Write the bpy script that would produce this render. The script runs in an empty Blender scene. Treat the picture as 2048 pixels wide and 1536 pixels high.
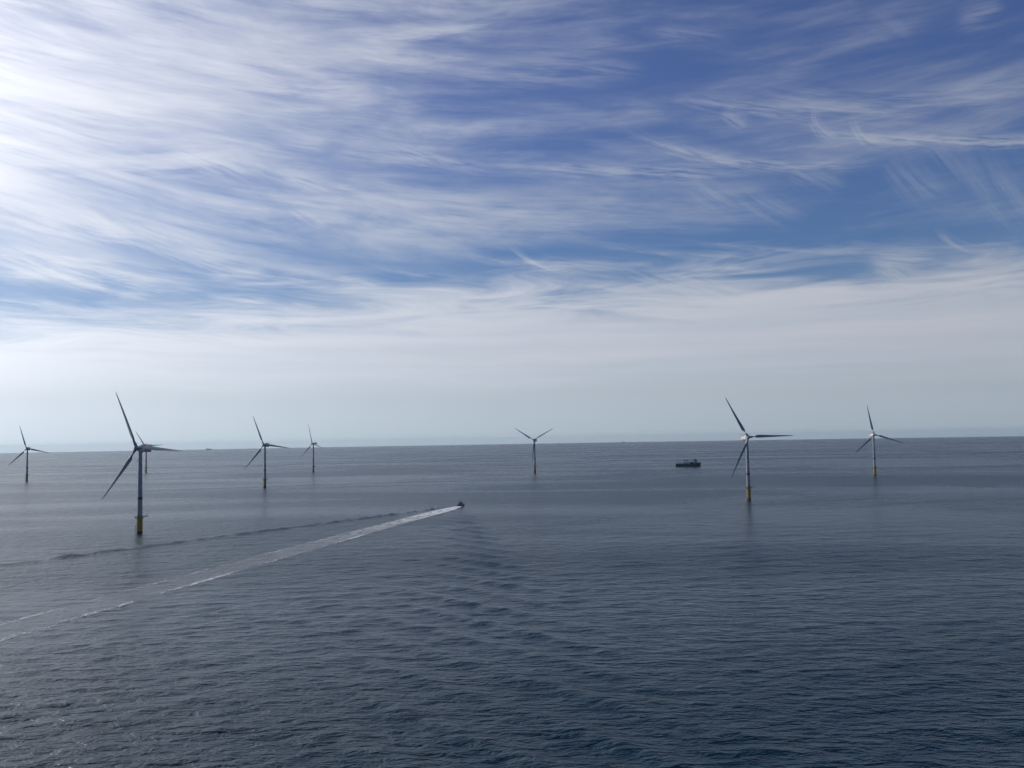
import bpy, math, random
import numpy as np
from mathutils import Matrix, Vector
R = math.radians
SC = bpy.context.scene
COL = SC.collection
random.seed(7)

# ------------------------------------------------------------------ camera
CAM_H = 92.5                      # metres above the sea (transition-piece crane deck of a substation)
PITCH, ROLL, FPX = R(3.59), R(0.957), 1770.0   # FPX: focal length in pixels of a 2048 px wide frame
EARTH = 7.433e6                   # effective earth radius with refraction
fwd = Vector((0, math.cos(PITCH), math.sin(PITCH)))
rx = Vector((1, 0, 0)); up = rx.cross(fwd)
right = math.cos(ROLL) * rx - math.sin(ROLL) * up
upv = math.sin(ROLL) * rx + math.cos(ROLL) * up
cam_d = bpy.data.cameras.new("camera"); cam = bpy.data.objects.new("camera", cam_d); COL.objects.link(cam)
cam_d.sensor_width = 36.0; cam_d.lens = 36.0 * FPX / 2048
cam_d.clip_start = 0.5; cam_d.clip_end = 200000
cam.matrix_world = Matrix(((right.x, upv.x, -fwd.x, 0), (right.y, upv.y, -fwd.y, 0),
                           (right.z, upv.z, -fwd.z, CAM_H), (0, 0, 0, 1)))
SC.camera = cam
SC.render.resolution_x, SC.render.resolution_y = 1024, 768
vs = SC.view_settings; vs.view_transform = 'Standard'; vs.look = 'None'; vs.exposure = 0.0; vs.gamma = 1.0; vs.use_curve_mapping = False
SC.render.engine = 'CYCLES'
SC.cycles.max_bounces = 6; SC.cycles.transparent_max_bounces = 12; SC.cycles.volume_bounces = 0
SC.cycles.sample_clamp_indirect = 4.0

# ------------------------------------------------------------------ sun
SUN_AZ, SUN_EL = R(-64), R(24)
sun_dir = Vector((math.sin(SUN_AZ) * math.cos(SUN_EL), math.cos(SUN_AZ) * math.cos(SUN_EL), math.sin(SUN_EL)))
ld = bpy.data.lights.new("sun", 'SUN'); ld.energy = 2.0; ld.angle = R(0.5); ld.color = (1.0, 0.95, 0.88)
lo = bpy.data.objects.new("sun", ld); COL.objects.link(lo)
lo.rotation_euler = (-sun_dir).to_track_quat('-Z', 'Y').to_euler()

# ------------------------------------------------------------------ node expression helper
class G:
    """thin wrapper: arithmetic on sockets builds Math nodes"""
    def __init__(s, tree): s.t = tree
    def node(s, typ, **kw):
        n = s.t.nodes.new(typ)
        for k, v in kw.items(): setattr(n, k, v)
        return n
    def link(s, a, b):
        if isinstance(a, S): a = a.s
        if isinstance(a, bpy.types.NodeSocket): s.t.links.new(a, b)
        else: b.default_value = a
    def m(s, op, *args, clamp=False):
        n = s.node('ShaderNodeMath', operation=op, use_clamp=clamp)
        for i, a in enumerate(args): s.link(a, n.inputs[i])
        return S(s, n.outputs[0])
    def smooth(s, x, a, b, c=0.0, d=1.0):
        n = s.node('ShaderNodeMapRange', interpolation_type='SMOOTHSTEP')
        s.link(x, n.inputs[0])
        for i, v in enumerate((a, b, c, d)): s.link(v, n.inputs[1 + i])
        return S(s, n.outputs[0])
    def lin(s, x, a, b, c=0.0, d=1.0):
        n = s.node('ShaderNodeMapRange', interpolation_type='LINEAR')
        s.link(x, n.inputs[0])
        for i, v in enumerate((a, b, c, d)): s.link(v, n.inputs[1 + i])
        return S(s, n.outputs[0])
    def vec(s, x, y, z=0.0):
        n = s.node('ShaderNodeCombineXYZ')
        for i, v in enumerate((x, y, z)): s.link(v, n.inputs[i])
        return n.outputs[0]
    def sep(s, v):
        n = s.node('ShaderNodeSeparateXYZ'); s.link(v, n.inputs[0])
        return [S(s, o) for o in n.outputs]
    def noise(s, v, scale, detail=3.0, rough=0.5, dist=0.0, dim='2D'):
        n = s.node('ShaderNodeTexNoise', noise_dimensions=dim)
        s.link(v, n.inputs['Vector']); n.inputs['Scale'].default_value = scale
        n.inputs['Detail'].default_value = detail; n.inputs['Roughness'].default_value = rough
        n.inputs['Distortion'].default_value = dist
        return S(s, n.outputs[0])
    def mapping(s, v, loc, rot, scale, typ='TEXTURE'):
        n = s.node('ShaderNodeMapping', vector_type=typ); s.link(v, n.inputs[0])
        n.inputs[1].default_value = loc; n.inputs[2].default_value = (0, 0, rot); n.inputs[3].default_value = scale
        return n.outputs[0]
    def mix(s, f, a, b, blend='MIX'):
        n = s.node('ShaderNodeMix', data_type='RGBA', blend_type=blend)
        s.link(f, n.inputs[0]); s.link(a, n.inputs[6]); s.link(b, n.inputs[7])
        return n.outputs[2]
    def vm(s, op, *args):
        n = s.node('ShaderNodeVectorMath', operation=op)
        for i, a in enumerate(args):
            if op == 'SCALE' and i == 1: s.link(a, n.inputs['Scale'])
            else: s.link(a, n.inputs[i])
        return n.outputs['Value'] if op in ('DOT_PRODUCT', 'LENGTH') else n.outputs[0]
class S:
    def __init__(s, g, sock): s.g, s.s = g, sock
    def __add__(s, o): return s.g.m('ADD', s, o)
    __radd__ = __add__
    def __mul__(s, o): return s.g.m('MULTIPLY', s, o)
    __rmul__ = __mul__
    def __sub__(s, o): return s.g.m('SUBTRACT', s, o)
    def __rsub__(s, o): return s.g.m('SUBTRACT', o, s)
    def __truediv__(s, o): return s.g.m('DIVIDE', s, o)

# ------------------------------------------------------------------ sky
def look(px, py):
    """azimuth, elevation of the direction seen at a pixel of the 2048x1536 photograph"""
    d = (fwd + right * ((px - 1024) / FPX) + upv * ((768 - py) / FPX)).normalized()
    return math.atan2(d.x, d.y), math.asin(d.z)

world = bpy.data.worlds.new("World"); SC.world = world; world.use_nodes = True
wt = world.node_tree; wt.nodes.clear(); g = G(wt)
out = g.node('ShaderNodeOutputWorld')
tc = g.node('ShaderNodeTexCoord')
dx, dy, dz = g.sep(tc.outputs['Generated'])
dzc = g.m('MAXIMUM', dz, 0.004)
sky = g.node('ShaderNodeTexSky', sky_type='NISHITA'); sky.sun_disc = False
sky.sun_elevation = SUN_EL; sky.sun_rotation = SUN_AZ; sky.altitude = 90; sky.air_density = 1.0; sky.dust_density = 0.6; sky.ozone_density = 2.5
wt.links.new(g.vec(dx, dy, dzc), sky.inputs[0])
az = g.m('ARCTAN2', dx, dy); el = g.m('ARCSINE', dzc)
ang = g.m('ARCCOSINE', S(g, g.vm('DOT_PRODUCT', tc.outputs['Generated'], tuple(sun_dir))))
# slow warp so that nothing is a ruler-straight streak
AE = g.vec(az, el)
wob = (g.noise(AE, 5.0, 2.0) - 0.5) * 0.014
el_w = el + wob
# streaks lean down to the right on the left of the view and level out on the right
v = el_w + (az * 0.06 - az * az * 0.14) * g.smooth(el, R(24), R(13), 0.30, 1.15)
def wisp_list():
    # x0,y0, x1,y1 (photograph pixels), half width, sag(px, + = middle lower), strength, fibre scale
    return [
    (-150, 60, 620, 150, 70, 10, .75, 3), (-100, 190, 560, 205, 40, -6, .70, 3), (-80, 330, 520, 290, 30, 8, .55, 3),
    (350, 85, 760, 130, 40, 0, .38, 4), (680, 70, 1010, 30, 16, 8, .50, 3), (660, 100, 960, 112, 14, 4, .42, 4),
    (470, 172, 760, 168, 17, 3, .50, 3), (540, 216, 670, 216, 8, 0, .35, 3), (880, 130, 1270, 110, 36, 4, .28, 4),
    (330, 305, 520, 350, 22, -4, .52, 4), (450, 300, 870, 420, 12, 14, .45, 3), (640, 375, 1250, 405, 34, 20, .42, 4),
    (760, 285, 990, 335, 13, 6, .36, 4), (1020, 335, 1500, 345, 17, -4, .50, 4), (1000, 430, 1620, 390, 45, 6, .26, 5),
    (110, 385, 520, 500, 30, 24, .62, 4), (-60, 405, 300, 470, 16, 14, .55, 4), (-80, 470, 420, 560, 34, 22, .78, 4),
    (-60, 540, 330, 560, 16, 0, .50, 4), (250, 470, 780, 545, 26, 26, .50, 4), (575, 415, 660, 450, 10, 4, .45, 3),
    (230, 593, 300, 590, 8, 0, .55, 3), (400, 597, 550, 600, 10, 0, .70, 3), (410, 545, 540, 540, 13, 0, .50, 3),
    (655, 548, 770, 570, 9, 3, .45, 3), (700, 525, 1000, 560, 8, 5, .25, 3), (580, 605, 640, 615, 6, 0, .45, 3),
    (1010, 480, 1180, 545, 5, 22, .55, 2), (900, 495, 1080, 535, 6, 8, .22, 2), (1180, 485, 1620, 505, 6, 12, .30, 2),
    (1350, 480, 1900, 500, 5, 9, .32, 2), (1250, 265, 1760, 318, 12, 26, .52, 4), (1340, 190, 1720, 205, 14, 12, .38, 4),
    (1480, 185, 2200, 135, 30, 24, .42, 4), (1600, 258, 2250, 265, 12, 8, .66, 4), (1620, 215, 1680, 270, 11, 14, .40, 3),
    (1700, 235, 1790, 285, 10, 16, .45, 3), (1440, 225, 1500, 245, 14, 0, .30, 3), (1770, 310, 1900, 385, 26, 10, .24, 3),
    (1850, 280, 1960, 350, 26, 0, .18, 3), (1940, 300, 2100, 440, 30, 10, .26, 3), (1370, 365, 1500, 405, 26, 6, .22, 3),
    (1470, 380, 1620, 430, 24, 8, .2, 3), (1580, 340, 1690, 370, 18, 0, .30, 3), (1640, 90, 1880, 10, 34, 0, .12, 3),
    (1720, 30, 1830, 70, 22, 0, .12, 3), (1910, 50, 2010, 0, 20, 0, .26, 5), (1870, 455, 1980, 495, 9, 14, .34, 3),
    (1050, 530, 1240, 530, 12, 0, .45, 3), (1240, 535, 1560, 590, 24, 10, .55, 4), (1730, 525, 1880, 505, 22, 0, .5, 5),
    (1740, 530, 1850, 560, 22, 0, .4, 5), (1660, 590, 2120, 515, 36, 10, .60, 4), (690, 605, 850, 615, 13, 0, .62, 3),
    (670, 640, 1010, 648, 22, 0, .45, 3), (1380, 560, 1560, 600, 18, 4, .5, 3), (1500, 600, 1760, 590, 14, 0, .4, 3), (760, 625, 960, 640, 12, 0, .5, 3), (1060, 560, 1300, 575, 12, 0, .4, 3),
    (1840, 540, 2080, 520, 22, 6, .5, 3), (220, 630, 420, 655, 8, 4, .4, 3), (-40, 600, 140, 612, 7, 0, .4, 3), (-60, 500, 260, 520, 14, 6, .55, 4),
    (1300, 60, 1460, 70, 12, 0, .22, 3), (1150, 140, 1290, 140, 14, 0, .25, 3)]
# one cirrus wisp: a bowed, frayed strand laid over what is already there
wg = bpy.data.node_groups.new("wisp", 'ShaderNodeTree'); k = G(wg)
for nm, tp in (("D", 'NodeSocketFloat'), ("Az", 'NodeSocketFloat'), ("El", 'NodeSocketFloat'), ("Loc", 'NodeSocketVector'), ("Rot", 'NodeSocketVector'),
               ("Size", 'NodeSocketVector'), ("Sag", 'NodeSocketFloat'), ("Aspect", 'NodeSocketFloat'), ("Seed", 'NodeSocketFloat'),
               ("Fibre", 'NodeSocketFloat'), ("Strength", 'NodeSocketFloat')):
    wg.interface.new_socket(nm, in_out='INPUT', socket_type=tp)
wg.interface.new_socket("D", in_out='OUTPUT', socket_type='NodeSocketFloat')
gi, go = k.node('NodeGroupInput'), k.node('NodeGroupOutput')
I = {o.name: S(k, o) for o in gi.outputs if o.name}
mpn = k.node('ShaderNodeMapping', vector_type='TEXTURE')
k.link(k.vec(I['Az'], I['El'], I['D'] * 1e-6), mpn.inputs[0])
k.link(I['Loc'], mpn.inputs[1]); k.link(I['Rot'], mpn.inputs[2]); k.link(I['Size'], mpn.inputs[3])
s_, t_, z_ = k.sep(mpn.outputs[0])
s2 = s_ * s_
t2 = t_ + (1.0 - s2) * I['Sag']
nz = k.noise(k.vec(s_ * I['Aspect'], t2 + s_ * 0.6, I['Seed'] + z_), 1.0, 4.5, 0.66, 0.0, '3D')
k.link(I['Fibre'], nz.s.node.inputs['Scale'])
tt = t2 + (nz - 0.5) * 1.9
prof = k.m('EXPONENT', (tt * tt + s2 * s2 * 2.2) * -1.0)
w_ = prof * k.smooth(nz, 0.32, 0.68, 0.12, 1.40) * I['Strength']
k.link(1.0 - (1.0 - I['D']) * (1.0 - k.m('MINIMUM', w_, 0.95)), go.inputs[0])
elw = el + wob * 0.35
def wisp(D, spec):
    x0, y0, x1, y1, w, sag, st, fs = spec
    a0, e0 = look(x0, y0); a1, e1 = look(x1, y1)
    L = math.hypot(a1 - a0, e1 - e0); wr = w / FPX
    n = g.node('ShaderNodeGroup'); n.node_tree = wg; J = n.inputs
    for nm, val in (("D", D), ("Az", az), ("El", elw), ("Loc", ((a0 + a1) / 2, (e0 + e1) / 2, 0)), ("Rot", (0, 0, math.atan2(e1 - e0, a1 - a0))),
                    ("Size", (L / 2, wr, 1)), ("Sag", sag / w), ("Aspect", L / wr * 0.045), ("Seed", x0 * 0.37 + y0 * 0.11),
                    ("Fibre", fs * 0.42), ("Strength", st * (0.78 if x0 < 900 else 0.72))):
        g.link(val, J[nm])
    return S(g, n.outputs[0])
def reach(spec):
    """azimuth / elevation box a wisp can touch"""
    x0, y0, x1, y1, w, sag = spec[:6]
    (a0, e0), (a1, e1) = look(x0, y0), look(x1, y1)
    ma, me = abs(a1 - a0) * 0.45 + 3.4 * w / FPX, abs(e1 - e0) * 0.45 + (3.4 * w + abs(sag) * 1.5) / FPX + 0.01
    return min(a0, a1) - ma, max(a0, a1) + ma, min(e0, e1) - me, max(e0, e1) + me
# fine fibrous cirrus everywhere, denser to the left
cov = g.smooth(az, R(12), R(-36), 0.0, 0.30) - g.smooth(el, R(28), R(50), 0.0, 0.20)
fib = g.noise(g.vec(az * 2.2, v * 19.0), 2.2, 7.0, 0.64, 0.25)
fib2 = g.noise(g.vec(az * 1.2, v * 7.0, 3.0), 2.0, 3.0, 0.5, 0.0, '3D')
mixn = fib * 0.45 + fib2 * 0.55
mott = g.noise(g.vec(az * 6.0, v * 20.0, 5.0), 2.0, 4.0, 0.6, 0.3, '3D')
gen = g.smooth(mixn + cov * 0.42, 0.40, 0.84, 0.0, g.smooth(az, R(-8), R(16), 0.68, 0.52)) * g.smooth(mott, 0.30, 0.66, 0.55, 1.18)
gap = 1.0 - g.smooth(el_w, R(6.0), R(8.6)) * (1.0 - g.smooth(el_w, R(9.8), R(13.0))) * 0.82     # the clear blue band
# behind the camera the sky is clear
front = g.smooth(dy, -0.35, 0.45)
keep = 1.0 - gen * gap * front
# low veil above the horizon
aL, eL = look(0, 650); aM, eM = look(1050, 575); aR, eR = look(2048, 545)
edge = g.lin(az, aL, aM, eL, eM) + g.lin(az, aM, aR, 0.0, eR - eM)
en = (g.noise(g.vec(az * 2.4, el_w * 20.0), 2.2, 6.0, 0.60, 0.5) - 0.5) * 0.115
veil = g.smooth(el + en - edge, 0.040, -0.032)
vst = g.noise(g.vec(az * 0.9, el_w * 17.0, 9.0), 3.0, 4.0, 0.55, 0.0, '3D')
keep = keep * (1.0 - veil * g.smooth(dy, -0.5, 0.3, 0.25, 1.0) * g.smooth(vst, 0.28, 0.70, 0.80, 0.98)) * g.smooth(el, R(1.0), R(5.0), 0.05, 1.0)
low = g.smooth(el, R(6.5), R(0.5), 0.0, 1.0)          # towards the horizon the veil turns to grey-blue murk
bq = (el_w - R(2.7)) * (1 / R(0.8))
band = g.m('EXPONENT', bq * bq * -1.0)
lum = 0.38 + g.m('EXPONENT', ang * (-1 / 0.55)) * 1.42 + g.m('EXPONENT', ang * (-1 / 0.20)) * 2.6
lum = lum * (1.0 - low * 0.10) * (1.0 - band * 0.05)
ccol = g.mix(low, (0.91, 0.965, 1.09, 1), (0.80, 0.95, 1.10, 1))
ccol = g.mix(g.m('EXPONENT', ang * (-1 / 0.35)) * 1.6, ccol, (1.0, 0.985, 0.97, 1))
lum = lum * (1.0 + veil * 0.10)
cloud = g.vm('SCALE', ccol, lum * 10.0)
tint = g.mix(g.smooth(el, R(9), R(23)), (0.46, 0.58, 0.80, 1), (0.53, 0.585, 0.88, 1))
clear = g.mix(1.0, sky.outputs[0], tint, 'MULTIPLY')
clear = g.vm('SCALE', clear, g.smooth(el, R(25), R(46), 1.0, 0.32))     # deeper blue overhead
hot = g.m('EXPONENT', ang * (-1 / 0.16)) * 25.0 * g.smooth(mixn, 0.30, 0.66, 0.5, 1.5) * g.smooth(el, R(8), R(17), 0.15, 1.0)
keep = keep * (1.0 - g.m('MINIMUM', hot, 0.9))
# the wisps are evaluated only in the part of the sky they can reach (mix shaders skip the other part)
n_tiles = 0
def tile(a0, a1, e0, e1):
    global n_tiles
    n_tiles += 1; D = 0.0002 * n_tiles        # distinct start values keep the tiles' node chains apart
    for spec in wisp_list():
        b = reach(spec)
        if b[0] < a1 and b[1] > a0 and b[2] < e1 and b[3] > e0: D = wisp(D, spec)
    f = 1.0 - (1.0 - D) * keep if isinstance(D, S) else 1.0 - keep
    n = g.node('ShaderNodeBackground'); n.inputs[1].default_value = 0.1
    wt.links.new(g.mix(g.m('MINIMUM', f, 0.985), clear, cloud), n.inputs[0])
    return n.outputs[0]
def split(lo, hi, f, pos):
    n = g.node('ShaderNodeMixShader'); g.link(g.m('GREATER_THAN', f, pos), n.inputs[0])
    wt.links.new(lo, n.inputs[1]); wt.links.new(hi, n.inputs[2]); return n.outputs[0]
def grid(acuts, ecuts):
    rows = []
    for e0, e1 in zip(ecuts[:-1], ecuts[1:]):
        c = [tile(a0, a1, e0, e1) for a0, a1 in zip(acuts[:-1], acuts[1:])]
        r0 = c[0]
        for i in range(1, len(c)): r0 = split(r0, c[i], az, acuts[i])
        rows.append(r0)
    r_ = rows[0]
    for i in range(1, len(rows)): r_ = split(r_, rows[i], el, ecuts[i])
    return r_
wt.links.new(grid([-9, R(-14), R(-2), R(9), R(19), 9], [-9, R(7.5), R(10.5), R(14), R(19), 9]), out.inputs[0])
world.cycles.sampling_method = 'NONE'

# ------------------------------------------------------------------ object helpers
def tag(o, label=None, cat=None, group=None, kind=None):
    if label: o['label'] = label
    if cat: o['category'] = cat
    if group: o['group'] = group
    if kind: o['kind'] = kind
    return o
def empty(name, loc, rz=0.0):
    o = bpy.data.objects.new(name, None); COL.objects.link(o); o.location = loc; o.rotation_euler = (0, 0, rz); o.empty_display_size = 2
    return o
class MB:
    def __init__(s): s.v, s.f = [], []
    def add(s, vs, fs):
        n = len(s.v); s.v += [tuple(p) for p in vs]; s.f += [tuple(i + n for i in f) for f in fs]; return s
    def box(s, x0, x1, y0, y1, z0, z1, top=(1, 1)):
        cx, cy = (x0 + x1) / 2, (y0 + y1) / 2
        vs = []
        for z, kx, ky in ((z0, 1, 1), (z1, top[0], top[1])):
            for x, y in ((x0, y0), (x1, y0), (x1, y1), (x0, y1)): vs.append((cx + (x - cx) * kx, cy + (y - cy) * ky, z))
        return s.add(vs, [(3, 2, 1, 0), (4, 5, 6, 7), (0, 1, 5, 4), (1, 2, 6, 5), (2, 3, 7, 6), (3, 0, 4, 7)])
    def tube(s, a, b, r0, r1=None, n=10):
        r1 = r0 if r1 is None else r1
        a, b = Vector(a), Vector(b); d = (b - a).normalized()
        u = d.orthogonal().normalized(); w = d.cross(u)
        vs = [c + (u * math.cos(2 * math.pi * i / n) + w * math.sin(2 * math.pi * i / n)) * r for c, r in ((a, r0), (b, r1)) for i in range(n)]
        fs = [(i, (i + 1) % n, n + (i + 1) % n, n + i) for i in range(n)] + [tuple(range(n))[::-1], tuple(range(n, 2 * n))]
        return s.add(vs, fs)
    def lathe(s, prof, n=48, axis='z', close=True):
        vs = []
        for (r, h) in prof:
            for i in range(n):
                c, q = r * math.cos(2 * math.pi * i / n), r * math.sin(2 * math.pi * i / n)
                vs.append((c, q, h) if axis == 'z' else (c, h, q))
        fs = [(k * n + i, k * n + (i + 1) % n, (k + 1) * n + (i + 1) % n, (k + 1) * n + i) for k in range(len(prof) - 1) for i in range(n)]
        if close: fs += [tuple(range(n))[::-1], tuple(range((len(prof) - 1) * n, len(prof) * n))]
        return s.add(vs, fs)
    def loft(s, rings):
        n = len(rings[0]); vs = [p for r in rings for p in r]
        fs = [(k * n + i, k * n + (i + 1) % n, (k + 1) * n + (i + 1) % n, (k + 1) * n + i) for k in range(len(rings) - 1) for i in range(n)]
        fs += [tuple(range(n))[::-1], tuple(range((len(rings) - 1) * n, len(rings) * n))]
        return s.add(vs, fs)
    def build(s, name, mat, parent=None, smooth=True):
        me = bpy.data.meshes.new(name); me.from_pydata(s.v, [], s.f); me.materials.append(mat)
        import bmesh
        bm = bmesh.new(); bm.from_mesh(me); bmesh.ops.recalc_face_normals(bm, faces=bm.faces); bm.to_mesh(me); bm.free()
        if smooth:
            me.shade_smooth(); me.set_sharp_from_angle(angle=R(40))
        o = bpy.data.objects.new(name, me); COL.objects.link(o)
        if parent: o.parent = parent
        return o
def paint(name, col, rough=0.45, dirt=0.12, scale=0.35, rust=None):
    m = bpy.data.materials.new(name); m.use_nodes = True; t = m.node_tree; q = G(t)
    b = t.nodes['Principled BSDF']; b.inputs['Roughness'].default_value = rough
    tcn = q.node('ShaderNodeTexCoord')
    st = q.mapping(tcn.outputs['Object'], (0, 0, 0), 0, (1.0, 1.0, 0.12), 'POINT')
    n1 = q.noise(st, scale * 3, 5, 0.6, 0.0, '3D'); n2 = q.noise(tcn.outputs['Object'], scale, 4, 0.6, 0.0, '3D')
    f = q.smooth(n1 * 0.6 + n2 * 0.4, 0.36, 0.66)
    dark = tuple(c * (1 - dirt * 2) for c in col) + (1,)
    c = q.mix(f, dark, tuple(col) + (1,))
    if rust:
        c = q.mix(q.smooth(n1, 0.62, 0.75), c, tuple(rust) + (1,))
    t.links.new(c, b.inputs['Base Color'])
    return m
M = dict(
    grey=paint('turbine_grey_paint', (0.29, 0.31, 0.335), 0.4, 0.05),
    blade=paint('blade_grey_paint', (0.27, 0.29, 0.31), 0.5, 0.04),
    white=paint('nacelle_white_paint', (0.78, 0.78, 0.78), 0.4, 0.05),
    red=paint('signal_red_paint', (0.50, 0.035, 0.03), 0.45, 0.10),
    band=paint('dark_red_paint', (0.10, 0.012, 0.014), 0.5, 0.10),
    yellow=paint('traffic_yellow_paint', (0.46, 0.28, 0.016), 0.5, 0.14, 0.3, (0.22, 0.11, 0.03)),
    growth=paint('marine_growth', (0.035, 0.035, 0.022), 0.8, 0.25, 0.8),
    steel=paint('galvanised_steel', (0.16, 0.165, 0.17), 0.55, 0.15),
    dark=paint('dark_steel', (0.03, 0.033, 0.04), 0.5, 0.15),
    hull=paint('navy_hull_paint', (0.010, 0.022, 0.050), 0.45, 0.15, 0.15, (0.03, 0.015, 0.01)),
    house=paint('ship_superstructure_paint', (0.24, 0.27, 0.31), 0.5, 0.10, 0.2),
    deck=paint('ship_deck_paint', (0.05, 0.065, 0.07), 0.7, 0.2, 0.2),
    orange=paint('orange_buoy_paint', (0.55, 0.12, 0.02), 0.5, 0.1),
    glass=paint('dark_window_glass', (0.008, 0.010, 0.013), 0.08, 0.0),
    ship=paint('distant_hull_paint', (0.05, 0.055, 0.07), 0.5, 0.1, 0.05),
    box=paint('container_paint', (0.14, 0.12, 0.12), 0.6, 0.2, 0.02),
)

# ------------------------------------------------------------------ sea surface height
BOAT = Vector((-77.0, 1254.0)); WAKE_END = Vector((-256.0, 468.0))
wd = (WAKE_END - BOAT).normalized()            # astern direction
wl = Vector((wd.y, -wd.x))                     # towards the left arm (port side seen from the camera)
if wl.x > 0: wl = -wl
rng = np.random.default_rng(11)
COMP = []
for i in range(150):
    lam = float(np.exp(rng.uniform(math.log(4.5), math.log(45))))
    th = R(-9) + rng.normal() * R(26 if lam < 15 else 16)
    k = 2 * math.pi / lam
    a = 0.0145 * (lam / 10) ** 1.05 * (1.0 if lam < 18 else (18 / lam) ** 1.35)
    COMP.append((lam, k * math.sin(th), k * math.cos(th), a, rng.uniform(0, 2 * math.pi)))
PX = 885.0; STEP = 0.6
def height(x, y):
    """displacement of the sea (numpy arrays), curved with the earth; waves too short for the local mesh are left to the shader"""
    r = np.hypot(x, y); dr = np.maximum(r * r / (CAM_H * PX) * STEP, r * 0.00105)
    h = np.zeros_like(x)
    gust = 0.85 + 0.35 * np.sin(x * 0.011 + 1.3 * np.sin(y * 0.006)) * np.sin(y * 0.009 + 0.8)
    for (lam, kx, ky, a, ph) in COMP:
        att = np.clip((lam / dr - 2.5) / 2.5, 0, 1)
        h += a * att * np.cos(kx * x + ky * y + ph)
    h *= gust
    # ship wake
    s = (x - BOAT.x) * wd.x + (y - BOAT.y) * wd.y
    t = (x - BOAT.x) * wl.x + (y - BOAT.y) * wl.y
    ok = s > 5; sp = np.maximum(s, 5.0)
    lam0 = 43.0; kc = 1.5 * 2 * math.pi / lam0; th = R(35.26); tanA = math.tan(R(18.5))
    dec = np.clip(sp / 40, 0, 1) * (300 / (sp + 120)) ** 0.45
    ragged = 0.75 + 0.45 * np.sin(x * 0.05 + np.sin(y * 0.037) * 2) * np.sin(y * 0.043 + 1)
    for sgn, amp in ((1, 0.3), (-1, 1.2)):
        u = t * sgn; off = (u - sp * tanA)
        w_in = 11 + 0.075 * sp; w_out = 7 + 0.03 * sp
        env = np.exp(-(off / np.where(off < 0, w_in, w_out)) ** 2)
        ph_ = kc * (sp * math.cos(th) - u * math.sin(th))
        h += np.where(ok, amp * dec * np.clip(sp / 260, 0.45, 1) * ragged * env * (np.cos(ph_) + 0.3 * np.cos(2 * ph_)), 0)
    # long bow-wave ridge on the port arm
    off = t - (6 + sp * math.tan(R(17.6)))
    h += np.where(ok, 1.8 * dec * (0.8 + sp / 900) * np.exp(-(off / (3.6 + 0.005 * sp)) ** 2) * (0.8 + 0.25 * np.sin(sp * 0.05) * np.sin(sp * 0.013) + 0.25 * np.sin(sp * 0.21 + 2 * np.sin(sp * 0.031))), 0)
    h *= np.where(ok & (np.abs(t) < 12 + sp * .004), 0.55, 1.0)
    return h - r * r / (2 * EARTH)

# ------------------------------------------------------------------ sea mesh
def build_sea():
    azs = np.concatenate([np.linspace(R(-46), R(46), 1560, endpoint=False), np.linspace(R(46), R(314), 120, endpoint=False)])
    ypx = np.arange(CAM_H * PX / 205.0, 9.5, -STEP)
    rs = np.concatenate([np.geomspace(2, 200, 26), CAM_H * PX / ypx, np.geomspace(CAM_H * PX / ypx[-1] * 1.03, 52000, 46)])
    A, Rr = np.meshgrid(azs, rs); x = Rr * np.sin(A); y = Rr * np.cos(A); z = height(x, y)
    nr, nc = x.shape
    co = np.empty((nr * nc + 1, 3), dtype=np.float32)
    co[:-1, 0] = x.ravel(); co[:-1, 1] = y.ravel(); co[:-1, 2] = z.ravel(); co[-1] = 0
    i = np.arange((nr - 1) * nc).reshape(nr - 1, nc); j = np.roll(i, -1, axis=1)
    quads = np.stack([i, i + nc, j + nc, j], axis=-1).reshape(-1, 4)
    c = np.arange(nc); tris = np.stack([np.full(nc, nr * nc), c, np.roll(c, -1)], axis=-1)
    loops = np.concatenate([quads.ravel(), tris.ravel()]).astype(np.int32)
    starts = np.concatenate([np.arange(len(quads)) * 4, len(quads) * 4 + np.arange(nc) * 3]).astype(np.int32)
    me = bpy.data.meshes.new("sea")
    me.vertices.add(len(co)); me.vertices.foreach_set("co", co.ravel())
    me.loops.add(len(loops)); me.loops.foreach_set("vertex_index", loops)
    me.polygons.add(len(starts)); me.polygons.foreach_set("loop_start", starts)
    me.update(calc_edges=True); me.shade_smooth()
    return me
def water_material():
    m = bpy.data.materials.new("sea_water"); m.use_nodes = True; t = m.node_tree; q = G(t)
    b = t.nodes['Principled BSDF']
    b.inputs['Base Color'].default_value = (0.0005, 0.025, 0.045, 1); b.inputs['Roughness'].default_value = 0.33
    b.inputs['IOR'].default_value = 1.333
    geo = q.node('ShaderNodeNewGeometry'); x, y, z = q.sep(geo.outputs['Position'])
    # wind lanes: patches of rougher and smoother water
    lane = q.noise(q.vec(x * 0.0011, y * 0.0032), 1.0, 4.0, 0.6, 0.8)
    rough = q.smooth(lane, 0.34, 0.66, 0.72, 1.15)
    t.links.new(q.smooth(lane, 0.32, 0.68, 0.23, 0.30).s, b.inputs['Roughness'])
    eps = 0.25
    def hgt(ox, oy):
        px, py = x + ox, y + oy
        a = q.noise(q.vec(px * 0.10 + py * 0.02, py * 0.22), 1.0, 3.0, 0.62, 0.3) * 1.7
        c = q.noise(q.vec(px * 0.45 - py * 0.08, py * 0.75), 1.0, 3.0, 0.60, 0.4) * 0.32
        d = q.noise(q.vec(px * 0.038 + py * 0.010, py * 0.065), 1.0, 2.0, 0.55, 0.3) * 2.0
        return a + c + d
    h0 = hgt(0, 0); hx = (hgt(eps, 0) - h0) * (-1 / eps); hy = (hgt(0, eps) - h0) * (-1 / eps)
    nv = q.vm('NORMALIZE', q.vm('ADD', geo.outputs['Normal'], q.vec(hx * rough, hy * rough, 0.0)))
    t.links.new(nv, b.inputs['Normal'])
    return m
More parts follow.
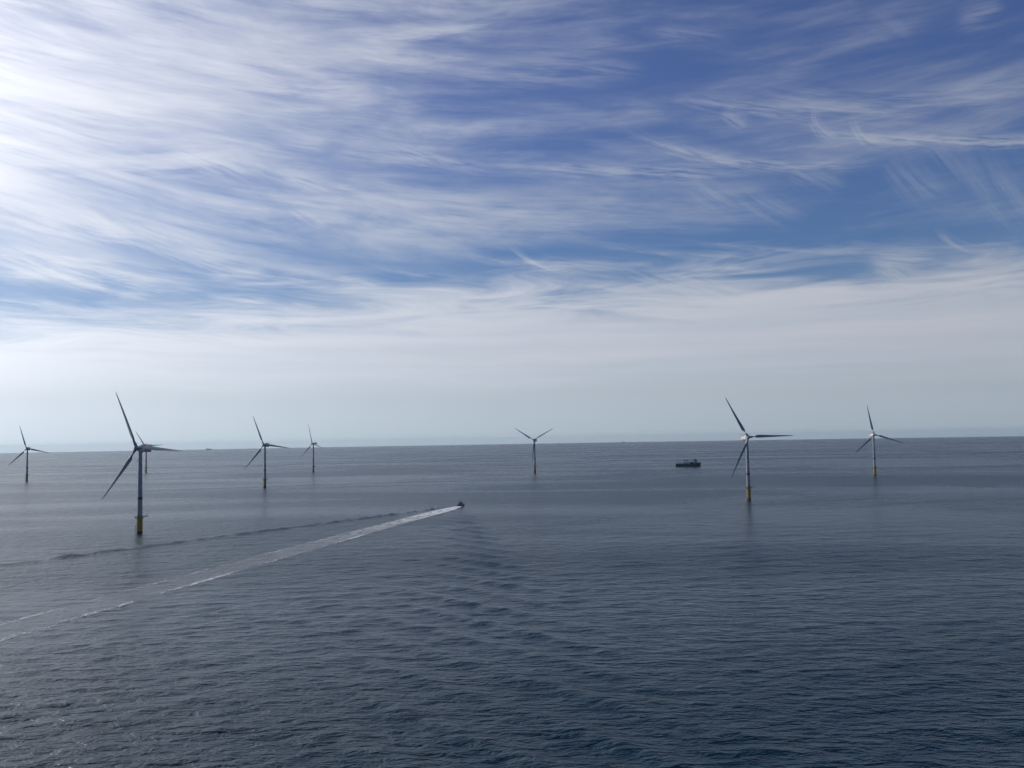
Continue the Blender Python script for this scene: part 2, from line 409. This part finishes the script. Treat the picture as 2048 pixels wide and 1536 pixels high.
sea = bpy.data.objects.new("sea", build_sea()); COL.objects.link(sea)
sea.data.materials.append(water_material()); tag(sea, kind='structure')

# ------------------------------------------------------------------ wind turbines
HUB, RAD, OVER, TILT = 90.0, 66.5, 5.5, R(5)
def rrect(hw, hh, rr, y, cz=0.0, n=5):
    pts = []
    for cx, cz_, a0 in ((hw - rr, hh - rr, 0), (-hw + rr, hh - rr, 90), (-hw + rr, -hh + rr, 180), (hw - rr, -hh + rr, 270)):
        for i in range(n):
            a = R(a0 + 90 * i / (n - 1)); pts.append((cx + rr * math.cos(a), y, cz + cz_ + rr * math.sin(a)))
    return pts
def blade_mesh():
    # r/R, chord, thickness ratio, twist deg, prebend
    st = [(1.6, 3.3, 1.0, 0), (4.0, 3.3, 1.0, 12), (8, 4.0, .72, 13), (13, 4.35, .42, 12), (18, 4.3, .33, 10), (25, 3.75, .28, 7.5), (33, 3.1, .24, 5),
          (42, 2.5, .21, 3), (50, 1.95, .19, 1.6), (57, 1.5, .18, .6), (62, 1.1, .17, 0), (65, .75, .16, -.5), (66.2, .4, .16, -.5), (66.5, .12, .16, -.5)]
    rings = []
    for (r, c, tk, tw) in st:
        n = 20; ring = []; blend = min(1, max(0, (r - 4) / 9))
        for i in range(n):
            a = 2 * math.pi * i / n
            ex, ey = 0.5 * math.cos(a), 0.5 * math.sin(a)           # circle
            u = 0.5 * (1 + math.cos(a)); yt = 5 * tk * (.2969 * math.sqrt(u) - .126 * u - .3516 * u * u + .2843 * u ** 3 - .1036 * u ** 4)
            ax, ay = 0.30 - u, (yt if a <= math.pi else -yt) + 0.03 * math.sin(math.pi * u)
            X, Y = (ex * (1 - blend) + ax * blend) * c, (ey * (tk if tk < 1 else 1) * (1 - blend) + ay * blend) * c
            ct, sn = math.cos(R(-tw - 2)), math.sin(R(-tw - 2))     # leading edge (+x) pitched upwind
            off = -(r * math.sin(R(2.2)) + 3.2 * (r / RAD) ** 2)    # coning and pre-bend, upwind
            ring.append((X * ct - Y * sn, X * sn + Y * ct + off, r))
        rings.append(ring)
    return MB().loft(rings)
def build_turbine():
    root = empty('wind_turbine', (0, 0, 0))
    mp = MB().lathe([(2.95, -14), (2.95, 2.6)], 48).build('monopile', M['growth'], root)
    tp = MB().lathe([(2.82, 2.4), (2.82, 3.0), (2.85, 3.05), (2.85, 17.2), (3.1, 17.4), (3.1, 18.0)], 48).build('transition_piece', M['yellow'], root)
    pf = MB().lathe([(5.6, 18.003), (5.6, 18.35)], 32)
    pf.box(4.6, 8.6, -2.2, 2.2, 18.0, 18.34)
    for i in range(12):
        a = 2 * math.pi * i / 12; pf.tube((5.3 * math.cos(a), 5.3 * math.sin(a), 18.0), (3.05 * math.cos(a), 3.05 * math.sin(a), 15.4), .12, n=6)
    pf = pf.build('platform', M['steel'], tp)
    rl = MB()
    n = 30
    for i in range(n):
        a, b = 2 * math.pi * i / n, 2 * math.pi * (i + 1) / n
        if abs(math.sin((a + b) / 2)) < .42 and math.cos(a) > 0: continue
        for h in (18.9, 19.5): rl.tube((5.5 * math.cos(a), 5.5 * math.sin(a), h), (5.5 * math.cos(b), 5.5 * math.sin(b), h), .05, n=5)
        rl.tube((5.5 * math.cos(a), 5.5 * math.sin(a), 18.35), (5.5 * math.cos(a), 5.5 * math.sin(a), 19.5), .05, n=5)
    for h in (18.9, 19.5):
        rl.tube((5.2, -2.1, h), (8.5, -2.1, h), .05, n=5); rl.tube((8.5, -2.1, h), (8.5, 2.1, h), .05, n=5); rl.tube((8.5, 2.1, h), (5.2, 2.1, h), .05, n=5)
    for x in (6.2, 7.3, 8.5):
        for y in (-2.1, 2.1): rl.tube((x, y, 18.3), (x, y, 19.5), .05, n=5)
    rl.build('railing', M['yellow'], tp)
    cr = MB().tube((6.9, 1.0, 18.3), (6.9, 1.0, 21.2), .2, .16, 8).tube((6.9, 1.0, 21.1), (9.7, .2, 21.9), .14, .1, 6).tube((9.6, .25, 21.8), (9.6, .25, 20.6), .04, n=5)
    cr.build('davit_crane', M['yellow'], tp)
    bl = MB()
    for y in (-.9, .9):
        bl.tube((-1.6 + y, -4.3, -2), (-1.6 + y, -4.3, 9.5), .22, n=8)
        for z in (1.0, 5.0, 9.2): bl.tube((-1.6 + y, -4.3, z), (-1.3 + y * .8, -2.7, z), .14, n=6)
    bl.build('boat_landing', M['yellow'], tp)
    ld_ = MB()
    for y in (-.28, .28): ld_.tube((-1.6 + y, -4.0, -1), (-1.6 + y, -3.6, 18.2), .06, n=5)
    for i in range(36): ld_.tube((-1.88, -4.0 + .4 * i / 36, i * .5), (-1.32, -4.0 + .4 * i / 36, i * .5), .035, n=4)
    ld_.build('ladder', M['steel'], tp)
    tw = MB().lathe([(2.72, 18.0), (2.72, 18.6), (2.62, 25), (2.5, 37), (2.2, 60), (1.85, 86.2)], 48).build('tower', M['grey'], root)
    MB().lathe([(2.565, 35.9), (2.555, 38.6)], 48, close=False).build('tower_band', M['band'], tw)
    dr = MB(); dr.box(-.55, .55, -2.80, -2.60, 18.7, 21.0).build('door', M['dark'], tw)
    for z, r in ((25, 2.66), (60, 2.24)): MB().lathe([(r - .1, z - .12), (r + .02, z - .1), (r + .02, z + .1), (r - .1, z + .12)], 48, close=False).build('flange', M['grey'], tw)
    # nacelle: local origin at yaw bearing, rotor towards -Y
    na = MB().loft([rrect(1.9, 1.9, .9, -3.1), rrect(2.7, 2.7, .9, -2.3), rrect(3.1, 3.2, .8, -.5, .1), rrect(3.2, 3.4, .7, 4, .2), rrect(3.2, 3.4, .7, 11.6, .2), rrect(3.0, 3.1, .7, 12.6, .25)])
    na.lathe([(1.9, -3.9), (2.3, -3.0)], 32)
    na = na.build('nacelle', M['white'], root)
    sp_ = MB()
    for z0, z1 in ((1.85, 2.85), (-2.45, -1.45)):
        for x in (3.195, -3.235): sp_.box(x, x + .04, 2.2, 11.6, z0, z1)
        sp_.box(-2.5, 2.5, 12.59, 12.63, z0, z1)
    sp_.build('stripe', M['red'], na)
    hd = MB().box(-3.0, 3.0, 7.0, 13.2, 3.95, 4.1)
    hd.build('hoist_deck', M['steel'], na)
    hr = MB()
    for a, b in (((-3, 7), (-3, 13.2)), ((-3, 13.2), (3, 13.2)), ((3, 13.2), (3, 7)), ((3, 7), (-3, 7))):
        for h in (4.65, 5.2): hr.tube((*a, h), (*b, h), .06, n=5)
        for k in range(5):
            x, y = a[0] + (b[0] - a[0]) * k / 5, a[1] + (b[1] - a[1]) * k / 5; hr.tube((x, y, 4.0), (x, y, 5.2), .05, n=5)
    hr.build('deck_railing', M['red'], na)
    ms = MB().tube((1.5, 6.2, 3.5), (1.5, 6.2, 6.6), .07, n=6).tube((.9, 6.2, 6.3), (2.1, 6.2, 6.3), .05, n=5).tube((.9, 6.2, 6.3), (.9, 6.2, 6.8), .1, n=6)
    ms.build('wind_mast', M['dark'], na)
    co = MB().box(-2.2, 2.2, 2.6, 6.0, 3.55, 4.5, (.9, .85)); co.build('cooler', M['steel'], na)
    hb = MB().lathe([(.05, -3.0), (.7, -2.85), (1.35, -2.35), (1.9, -1.5), (2.2, -.4), (2.25, .9), (2.05, 1.75)], 40, axis='y')
    for k in range(3):
        a = 2 * math.pi * k / 3; d = Vector((math.sin(a), 0, math.cos(a)))
        hb.tube(d * 1.0, d * 2.35, 1.75, 1.68, 24)
    hb.build('hub', M['grey'], root)
    b0 = blade_mesh().build('blade', M['blade'], root)
    for k in (1, 2):
        c = b0.copy(); COL.objects.link(c); c.parent = root
    return root
def kids(o): return [c for c in bpy.data.objects if c.parent == o]
def copy_tree(o, parent=None):
    c = o.copy(); COL.objects.link(c); c.parent = parent
    for ch in kids(o): copy_tree(ch, c)
    return c
def place_turbine(root, x, y, yaw, phase, spin=0.0):
    r2 = x * x + y * y
    root.location = (x, y, -r2 / (2 * EARTH)); root.rotation_euler = (0, 0, 0)
    yaw, phase = R(yaw), R(phase)
    a = Vector((math.sin(yaw) * math.cos(TILT), -math.cos(yaw) * math.cos(TILT), math.sin(TILT)))
    hub = Vector((0, 0, HUB)) + a * OVER
    base = Matrix.Rotation(yaw, 4, 'Z') @ Matrix.Rotation(-TILT, 4, 'X')
    k = 0
    for c in kids(root):
        nm = c.name.split('.')[0]
        if nm == 'nacelle': c.matrix_local = Matrix.Translation((0, 0, HUB - .2)) @ base
        elif nm == 'hub': c.matrix_local = Matrix.Translation(hub) @ base @ Matrix.Rotation(phase, 4, 'Y')
        elif nm == 'blade':
            c.matrix_local = Matrix.Translation(hub) @ base @ Matrix.Rotation(phase + k * 2 * math.pi / 3, 4, 'Y'); k += 1
TURB = [
 (-394.0, 937.8, -22.3, 94.0, 'largest wind turbine on the left, its yellow base standing above the wake foam'),
 (-1282.5, 3100.9, -5.0, 86.1, 'small far wind turbine mostly hidden behind the largest left turbine'),
 (-524.2, 1874.4, -15.0, 97.6, 'medium grey wind turbine standing left of its smaller neighbour, right of the largest turbine'),
 (-639.5, 2841.1, -33.2, 105.2, 'small wind turbine with a steep narrow rotor, between the medium one and the crew boat'),
 (-1342.1, 2451.0, 7.9, 103.1, 'leftmost small wind turbine at the edge of the view'),
 (60.3, 2495.2, -19.8, 61.9, 'wind turbine with two blades raised in a Y and the third down along its tower'),
 (801.1, 1971.2, -1.4, 108.7, 'rightmost wind turbine with white nacelle, right of the large sunlit turbine'),
 (339.1, 1285.6, 9.8, 89.6, 'large wind turbine right of the supply ship, one blade pointing level to the right')]
t0 = build_turbine()
for i, (x, y, yaw, ph, lab) in enumerate(TURB):
    r_ = t0 if i == 0 else copy_tree(t0)
    tag(r_, lab, 'wind turbine', 'offshore wind turbines standing in the sea')
    bpy.context.view_layer.update()
    place_turbine(r_, x, y, yaw, ph)

# ------------------------------------------------------------------ supply ship
def hull_rings(stations, n=9):
    """stations: x, half beam at deck, half beam at waterline, deck z, keel z"""
    rings = []
    for (x, bd, bw, zd, zk, rake) in stations:
        ring = []
        for s in (1, -1):
            rng_ = range(n) if s == 1 else range(n - 1, -1, -1)
            for i in rng_:
                u = i / (n - 1); z = zk + (zd - zk) * u
                b = bw * min(1, .35 + 1.6 * u) + (bd - bw) * u ** 2
                ring.append((x + rake * u, s * b, z))
        rings.append(ring)
    return rings
def build_ship():
    root = empty('supply_ship', (546, 2769.0, -0.52), R(-22))
    # bow towards +x
    hs = [(-39, 7.6, 7.2, 8.2, -4, 0), (-30, 8.2, 8.0, 8.0, -5, 0), (0, 8.4, 8.3, 8.0, -5, 0), (5.5, 8.4, 8.3, 8.3, -5, 0)]
    hl = MB().loft(hull_rings(hs))
    hf = [(5.5, 8.4, 8.3, 11.0, -5, 0), (16, 8.4, 7.6, 11.2, -5, .5), (25, 7.2, 4.8, 11.6, -5, 2.0), (30, 4.8, 2.2, 12.0, -5, 4.0), (34.6, .5, .2, 12.4, -4, 4.6)]
    hl.loft(hull_rings(hf)); hl = hl.build('hull', M['hull'], root)
    MB().tube((-20, 8.42, 5.2), (18, 8.2, 5.6), .25, n=6).tube((-20, -8.42, 5.2), (18, -8.2, 5.6), .25, n=6).build('fender', M['dark'], hl)
    cg = MB()
    for s in (1, -1):
        y = 7.5 * s; cg.box(-38.5, 5.2, y - .3, y + .3, 8.0, 8.7)
        for i in range(24):
            x = -38.2 + i * 1.85; cg.box(x - .2, x + .2, y - .28, y + .28, 8.69, 11.0)
        cg.box(-38.5, 5.2, y - .31, y + .31, 10.9, 11.6)
    cg.build('cargo_rail', M['house'], root)
    # midship handling frame
    fr = MB()
    for x in (-13, -1.5):
        for y in (-5, 5): fr.tube((x, y, 8), (x + (1.5 if x < -5 else -1), y * .85, 19.6), .55, .45, 8)
        fr.tube((x + (1.5 if x < -5 else -1), -4.4, 19.4), (x + (1.5 if x < -5 else -1), 4.4, 19.4), .5, n=8)
    for y in (-4.2, 4.2): fr.box(-11.5, -2.4, y - .6, y + .6, 18.2, 20.6)
    fr.tube((-2, 0, 19), (3.5, 0, 12.5), .45, .3, 8)
    fr.tube((-11.5, 0, 20.4), (-12, 0, 23), .2, n=6)
    fr.build('handling_frame', M['deck'], root)
    MB().box(-12, -2, -4, 4, 8.05, 13.2, (.92, .9)).build('deck_cargo', M['house'], root)
    cn = MB().box(6.2, 14, -5.5, 5.5, 11.05, 14.6, (.9, .92)).tube((11.6, 2, 14.5), (11.6, 2, 25), .28, .14, 8).tube((11.6, 2, 22), (7.2, 1, 19.5), .16, n=6)
    cn.build('winch_house', M['dark'], root)
    wh = MB().box(17.5, 30, -6.8, 6.8, 11.3, 14.4, (.97, .95)).box(17.9, 28, -6.2, 6.2, 14.38, 17.6, (.95, .95)).box(19, 25.6, -5.4, 5.4, 17.58, 20.2, (.96, .96)).build('deckhouse', M['house'], root)
    br = MB().box(19.2, 24.8, -6.6, 6.6, 20.18, 20.6).box(19.6, 24.2, -5.6, 5.6, 22.0, 22.9, (.9, .92)); br.build('bridge', M['house'], root)
    MB().box(19.7, 24.4, -5.7, 5.7, 20.59, 22.01, (1.06, 1.03)).build('bridge_window', M['glass'], root)
    for y in (3.6, -5.6): MB().box(16.6, 18.6, y, y + 2, 14.5, 21.5, (.8, .8)).build('funnel', M['dark'], root)
    ms = MB().tube((21.2, 0, 22.8), (21.2, 0, 31.5), .4, .15, 8).tube((21.2, -2.2, 26), (21.2, 2.2, 26), .16, n=6).box(20.4, 22.2, -1.2, 1.2, 24.2, 24.5).box(20.8, 21.6, -1.6, 1.6, 27.4, 27.7)
    ms.tube((20, 0, 22.8), (21.1, 0, 26), .14, n=5).tube((22.6, .8, 22.8), (21.2, 0, 26), .14, n=5); ms.build('mast', M['dark'], root)
    MB().tube((37.6, 0, 12.2), (37.6, 0, 17), .15, .08, 6).build('jack_staff', M['dark'], root)
    tag(root, 'dark navy supply ship with low stern deck and bridge near the bow', 'ship')
    # bow wave foam
    return root
build_ship()

# ------------------------------------------------------------------ crew transfer boat
def build_crew_boat():
    head = math.atan2(-wd.y, -wd.x)
    root = empty('crew_boat', (BOAT.x, BOAT.y, -0.1), head)     # origin amidships, bow +x
    root.location = (BOAT.x - wd.x * 7, BOAT.y - wd.y * 7, -0.11); root.scale = (0.88, 0.88, 0.84)
    hl = MB()
    for s in (1, -1):
        rings = []
        for (x, hb, zd, rk) in ((-9.5, 1.15, 1.9, 0), (-3, 1.25, 1.95, 0), (4, 1.2, 2.2, 0), (8, .8, 2.6, .6), (9.8, .15, 2.9, 1.2)):
            rings.append([(x, s * 2.9 - .6 * hb, -1.0), (x, s * 2.9 - hb, .2), (x + rk, s * 2.9 - hb, zd), (x + rk, s * 2.9 + hb, zd), (x, s * 2.9 + hb, .2), (x, s * 2.9 + .6 * hb, -1.0)])
        hl.loft(rings)
    hl.box(-9.3, 8.2, -2.2, 2.2, 1.05, 1.88); hl.build('hull', M['hull'], root, False)
    MB().box(-9.3, 9.0, -4.0, 4.0, 1.96, 2.12).build('deck', M['deck'], root)
    cb = MB().box(-2.8, 4.6, -3.1, 3.1, 2.12, 4.5, (.94, .94)).box(-1.6, 3.2, -2.5, 2.5, 4.48, 5.0).box(-1.8, 3.4, -2.6, 2.6, 6.2, 6.5, (.95, .95)); cb.build('cabin', M['house'], root)
    MB().box(-1.5, 3.2, -2.4, 2.4, 4.99, 6.21, (.93, .95)).build('window', M['glass'], root)
    ms = MB().tube((-.6, 0, 6.4), (-1.0, 0, 9.3), .16, .08, 8).tube((-.8, -1.3, 7.9), (-.8, 1.3, 7.9), .08, n=6).box(-1.2, -.2, -.9, .9, 8.2, 8.42)
    ms.tube((-2.2, 1.4, 6.3), (-.9, .1, 8.2), .07, n=5).tube((-2.2, -1.4, 6.3), (-.9, -.1, 8.2), .07, n=5); ms.build('mast', M['dark'], root)
    rl = MB()
    for s in (1, -1):
        for h in (2.7, 3.2): rl.tube((-9, 3.8 * s, h), (7.5, 3.8 * s, h), .05, n=5)
        for k in range(9): rl.tube((-9 + k * 2.06, 3.8 * s, 2.1), (-9 + k * 2.06, 3.8 * s, 3.2), .05, n=5)
    for h in (2.7, 3.2): rl.tube((-9, -3.8, h), (-9, 3.8, h), .05, n=5)
    rl.build('railing', M['steel'], root)
    MB().box(-8.6, -5.4, -2.6, 1.2, 2.12, 3.5, (.95, .95)).build('deck_cargo', M['dark'], root)
    MB().tube((10.6, -3.8, 2.3), (10.6, 3.8, 2.3), .45, n=12).build('bow_fender', M['dark'], root)
    rf = MB().tube((-4.2, 2.4, 2.9), (-3.2, 2.4, 2.9), .4, n=12); rf.build('life_raft', M['house'], root)
    tag(root, 'small dark crew boat speeding away at the head of the white wake', 'boat')
build_crew_boat()

# ------------------------------------------------------------------ wake foam
def build_foam():
    ns, nt = 900, 36
    s = np.concatenate([np.linspace(-4, 120, 120, endpoint=False), np.linspace(120, 1000, ns - 120)])
    half = np.minimum(5.0 + np.maximum(s, 0) * 0.13, 13.5) + np.maximum(s - 60, 0) * 0.005
    tt = np.linspace(-1.25, 1.25, nt)
    Sg, Tg = np.meshgrid(s, tt, indexing='ij'); Hg = half[:, None] * np.ones_like(Tg)
    bend = 3.0 * np.sin(Sg / 260.0) * np.clip(Sg / 200, 0, 1)
    lat = Tg * Hg + bend
    x = BOAT.x + wd.x * Sg + wl.x * lat; y = BOAT.y + wd.y * Sg + wl.y * lat
    r = np.hypot(x, y); z = height(x, y) + 0.18 + np.clip(r - 300, 0, 1200) * 0.00012
    co = np.stack([x, y, z], -1).reshape(-1, 3).astype(np.float32)
    i = (np.arange(ns - 1)[:, None] * nt + np.arange(nt - 1)[None]).ravel()
    q = np.stack([i, i + nt, i + nt + 1, i + 1], -1)
    me = bpy.data.meshes.new("wake_foam"); me.from_pydata(co.tolist(), [], q.tolist()); me.shade_smooth()
    at = me.attributes.new("along", 'FLOAT', 'POINT'); at.data.foreach_set("value", Sg.ravel().astype(np.float32))
    at = me.attributes.new("across", 'FLOAT', 'POINT'); at.data.foreach_set("value", Tg.ravel().astype(np.float32))
    m = bpy.data.materials.new("sea_foam"); m.use_nodes = True; t = m.node_tree; t.nodes.clear(); k = G(t)
    A = k.node('ShaderNodeAttribute', attribute_name='along'); B = k.node('ShaderNodeAttribute', attribute_name='across')
    a, b = S(k, A.outputs['Fac']), S(k, B.outputs['Fac'])
    n1 = k.noise(k.vec(a * 0.05, b * 2.6), 1.0, 6.0, 0.65, 0.4)
    n2 = k.noise(k.vec(a * 0.022, b * 0.8, 4.0), 1.0, 5.0, 0.62, 0.5, '3D')
    n3 = k.noise(k.vec(a * 0.25, b * 6.0, 1.0), 1.0, 4.0, 0.7, 0.6, '3D')
    edge_w = (n1 - 0.5) * 0.5
    inside = k.smooth(k.m('ABSOLUTE', b) + edge_w, 1.02, 0.72)
    body = k.m('EXPONENT', a * (-1 / 210.0)) * 1.6 + k.m('EXPONENT', a * (-1 / 900.0)) * 0.15
    body = inside * body * k.smooth(n1 * .55 + n3 * .45, 0.37, 0.59, 0.28, 1.2)
    def line(c, w, lo_, hi, sa, sb, st):
        o = (b + edge_w * 0.5 - c) * (1 / w)
        return k.m('EXPONENT', o * o * -1.0) * k.smooth(n2 * 0.55 + n3 * 0.45, lo_, hi) * k.smooth(a, sa, sb) * st
    near_side = line(-0.86, 0.12, 0.465, 0.58, 260, 460, 1.1)
    far_side = line(0.86, 0.11, 0.49, 0.61, 200, 450, 0.75)
    al = k.m('MINIMUM', body + near_side + far_side, 0.94)
    al = al * k.smooth(a, -4, 1) * k.smooth(a, 985, 860)
    df = k.node('ShaderNodeBsdfDiffuse'); df.inputs[0].default_value = (0.84, 0.87, 0.89, 1)
    tr = k.node('ShaderNodeBsdfTransparent'); mx = k.node('ShaderNodeMixShader'); o = k.node('ShaderNodeOutputMaterial')
    k.link(al, mx.inputs[0]); t.links.new(tr.outputs[0], mx.inputs[1]); t.links.new(df.outputs[0], mx.inputs[2]); t.links.new(mx.outputs[0], o.inputs[0])
    me.materials.append(m)
    ob = bpy.data.objects.new("wake_foam", me); COL.objects.link(ob)
    tag(ob, 'long white foam wake running from the crew boat to the left edge', 'wake', kind='stuff')
build_foam()
def bow_foam():
    # a small breaking bow wave at the stem of the supply ship
    root = bpy.data.objects['supply_ship']
    b = MB(); rr = random.Random(3)
    for s in (1, -1):
        for i in range(18):
            u = i / 17; x = 38.6 - u * 4.5 + rr.uniform(-.4, .4); y = s * (0.5 + u * 4.6 + rr.uniform(-.3, .6)); h = (1 - u) ** .7 * 1.9 + .2
            rad = .9 + .5 * (1 - u)
            b.lathe([(rad * 1.2, -.3), (rad, h * .45), (rad * .55, h * .85), (.1, h)], 8)
            n = 32; b.v[-n:] = [(p[0] + x, p[1] + y, p[2]) for p in b.v[-n:]]
    m = bpy.data.materials.new('bow_foam'); m.use_nodes = True
    m.node_tree.nodes['Principled BSDF'].inputs['Base Color'].default_value = (.86, .88, .9, 1); m.node_tree.nodes['Principled BSDF'].inputs['Roughness'].default_value = .9
    o = b.build('bow_wave', m); o.matrix_world = Matrix.Translation((546, 2769, -.52)) @ Matrix.Rotation(R(-22), 4, 'Z')
    tag(o, 'white bow wave breaking at the stem of the dark supply ship', 'wave', kind='stuff')
bow_foam()

# ------------------------------------------------------------------ ships on the horizon
def far_ship(px, dist, length, lab, boxes):
    a, _ = look(px, 890)
    x, y = dist * math.sin(a), dist * math.cos(a)
    root = empty('cargo_ship', (x, y, -dist * dist / (2 * EARTH)), -a)
    L = length / 2
    MB().loft(hull_rings([(-L, 14, 13, 16, -6, 0), (-L * .8, 15, 15, 15, -8, 0), (L * .75, 15, 14, 15.5, -8, 0), (L * .93, 7, 4, 18, -8, 3), (L, .6, .3, 19, -6, 5)])).build('hull', M['ship'], root)
    MB().box(-L * .86, -L * .66, -13, 13, 15, 40, (.95, .95)).box(-L * .84, -L * .70, -15, 15, 40, 44).tube((-L * .78, 0, 44), (-L * .78, 0, 54), .8, .4, 8).build('deckhouse', M['house'], root)
    MB().box(-L * .95, -L * .88, -4, 4, 15, 43, (.9, .9)).build('funnel', M['ship'], root)
    if boxes:
        b = MB(); rr = random.Random(5)
        for i in range(9):
            x0 = -L * .6 + i * L * .155; b.box(x0, x0 + L * .14, -13.5, 13.5, 15, 15 + 2.6 * rr.choice((4, 5, 6, 7)))
        b.build('container_stack', M['box'], root)
    else:
        b = MB()
        for i in range(4): b.tube((-L * .4 + i * L * .33, 0, 15), (-L * .4 + i * L * .33, 0, 34), 1.2, .8, 8)
        b.build('deck_crane', M['ship'], root)
    tag(root, lab, 'ship', 'faint ships on the horizon')
far_ship(418, 24000, 150, 'faint cargo ship on the horizon between the largest left turbine and the medium one', True)
far_ship(1247, 27000, 110, 'tiny faint ship on the horizon between the Y shaped turbine and the supply ship', False)

# ------------------------------------------------------------------ haze over the sea
hz = MB().box(-53000, 53000, -53000, 53000, -390, 200).build('haze', None, None, False)
hm = bpy.data.materials.new('haze_air'); hm.use_nodes = True; t = hm.node_tree; t.nodes.clear()
pv = t.nodes.new('ShaderNodeVolumePrincipled'); ho = t.nodes.new('ShaderNodeOutputMaterial'); t.links.new(pv.outputs[0], ho.inputs['Volume'])
pv.inputs['Color'].default_value = (0.72, 0.89, 1.0, 1); pv.inputs['Density'].default_value = 1.5e-5; pv.inputs['Anisotropy'].default_value = 0.3
hz.data.materials.clear(); hz.data.materials.append(hm); tag(hz, kind='stuff')
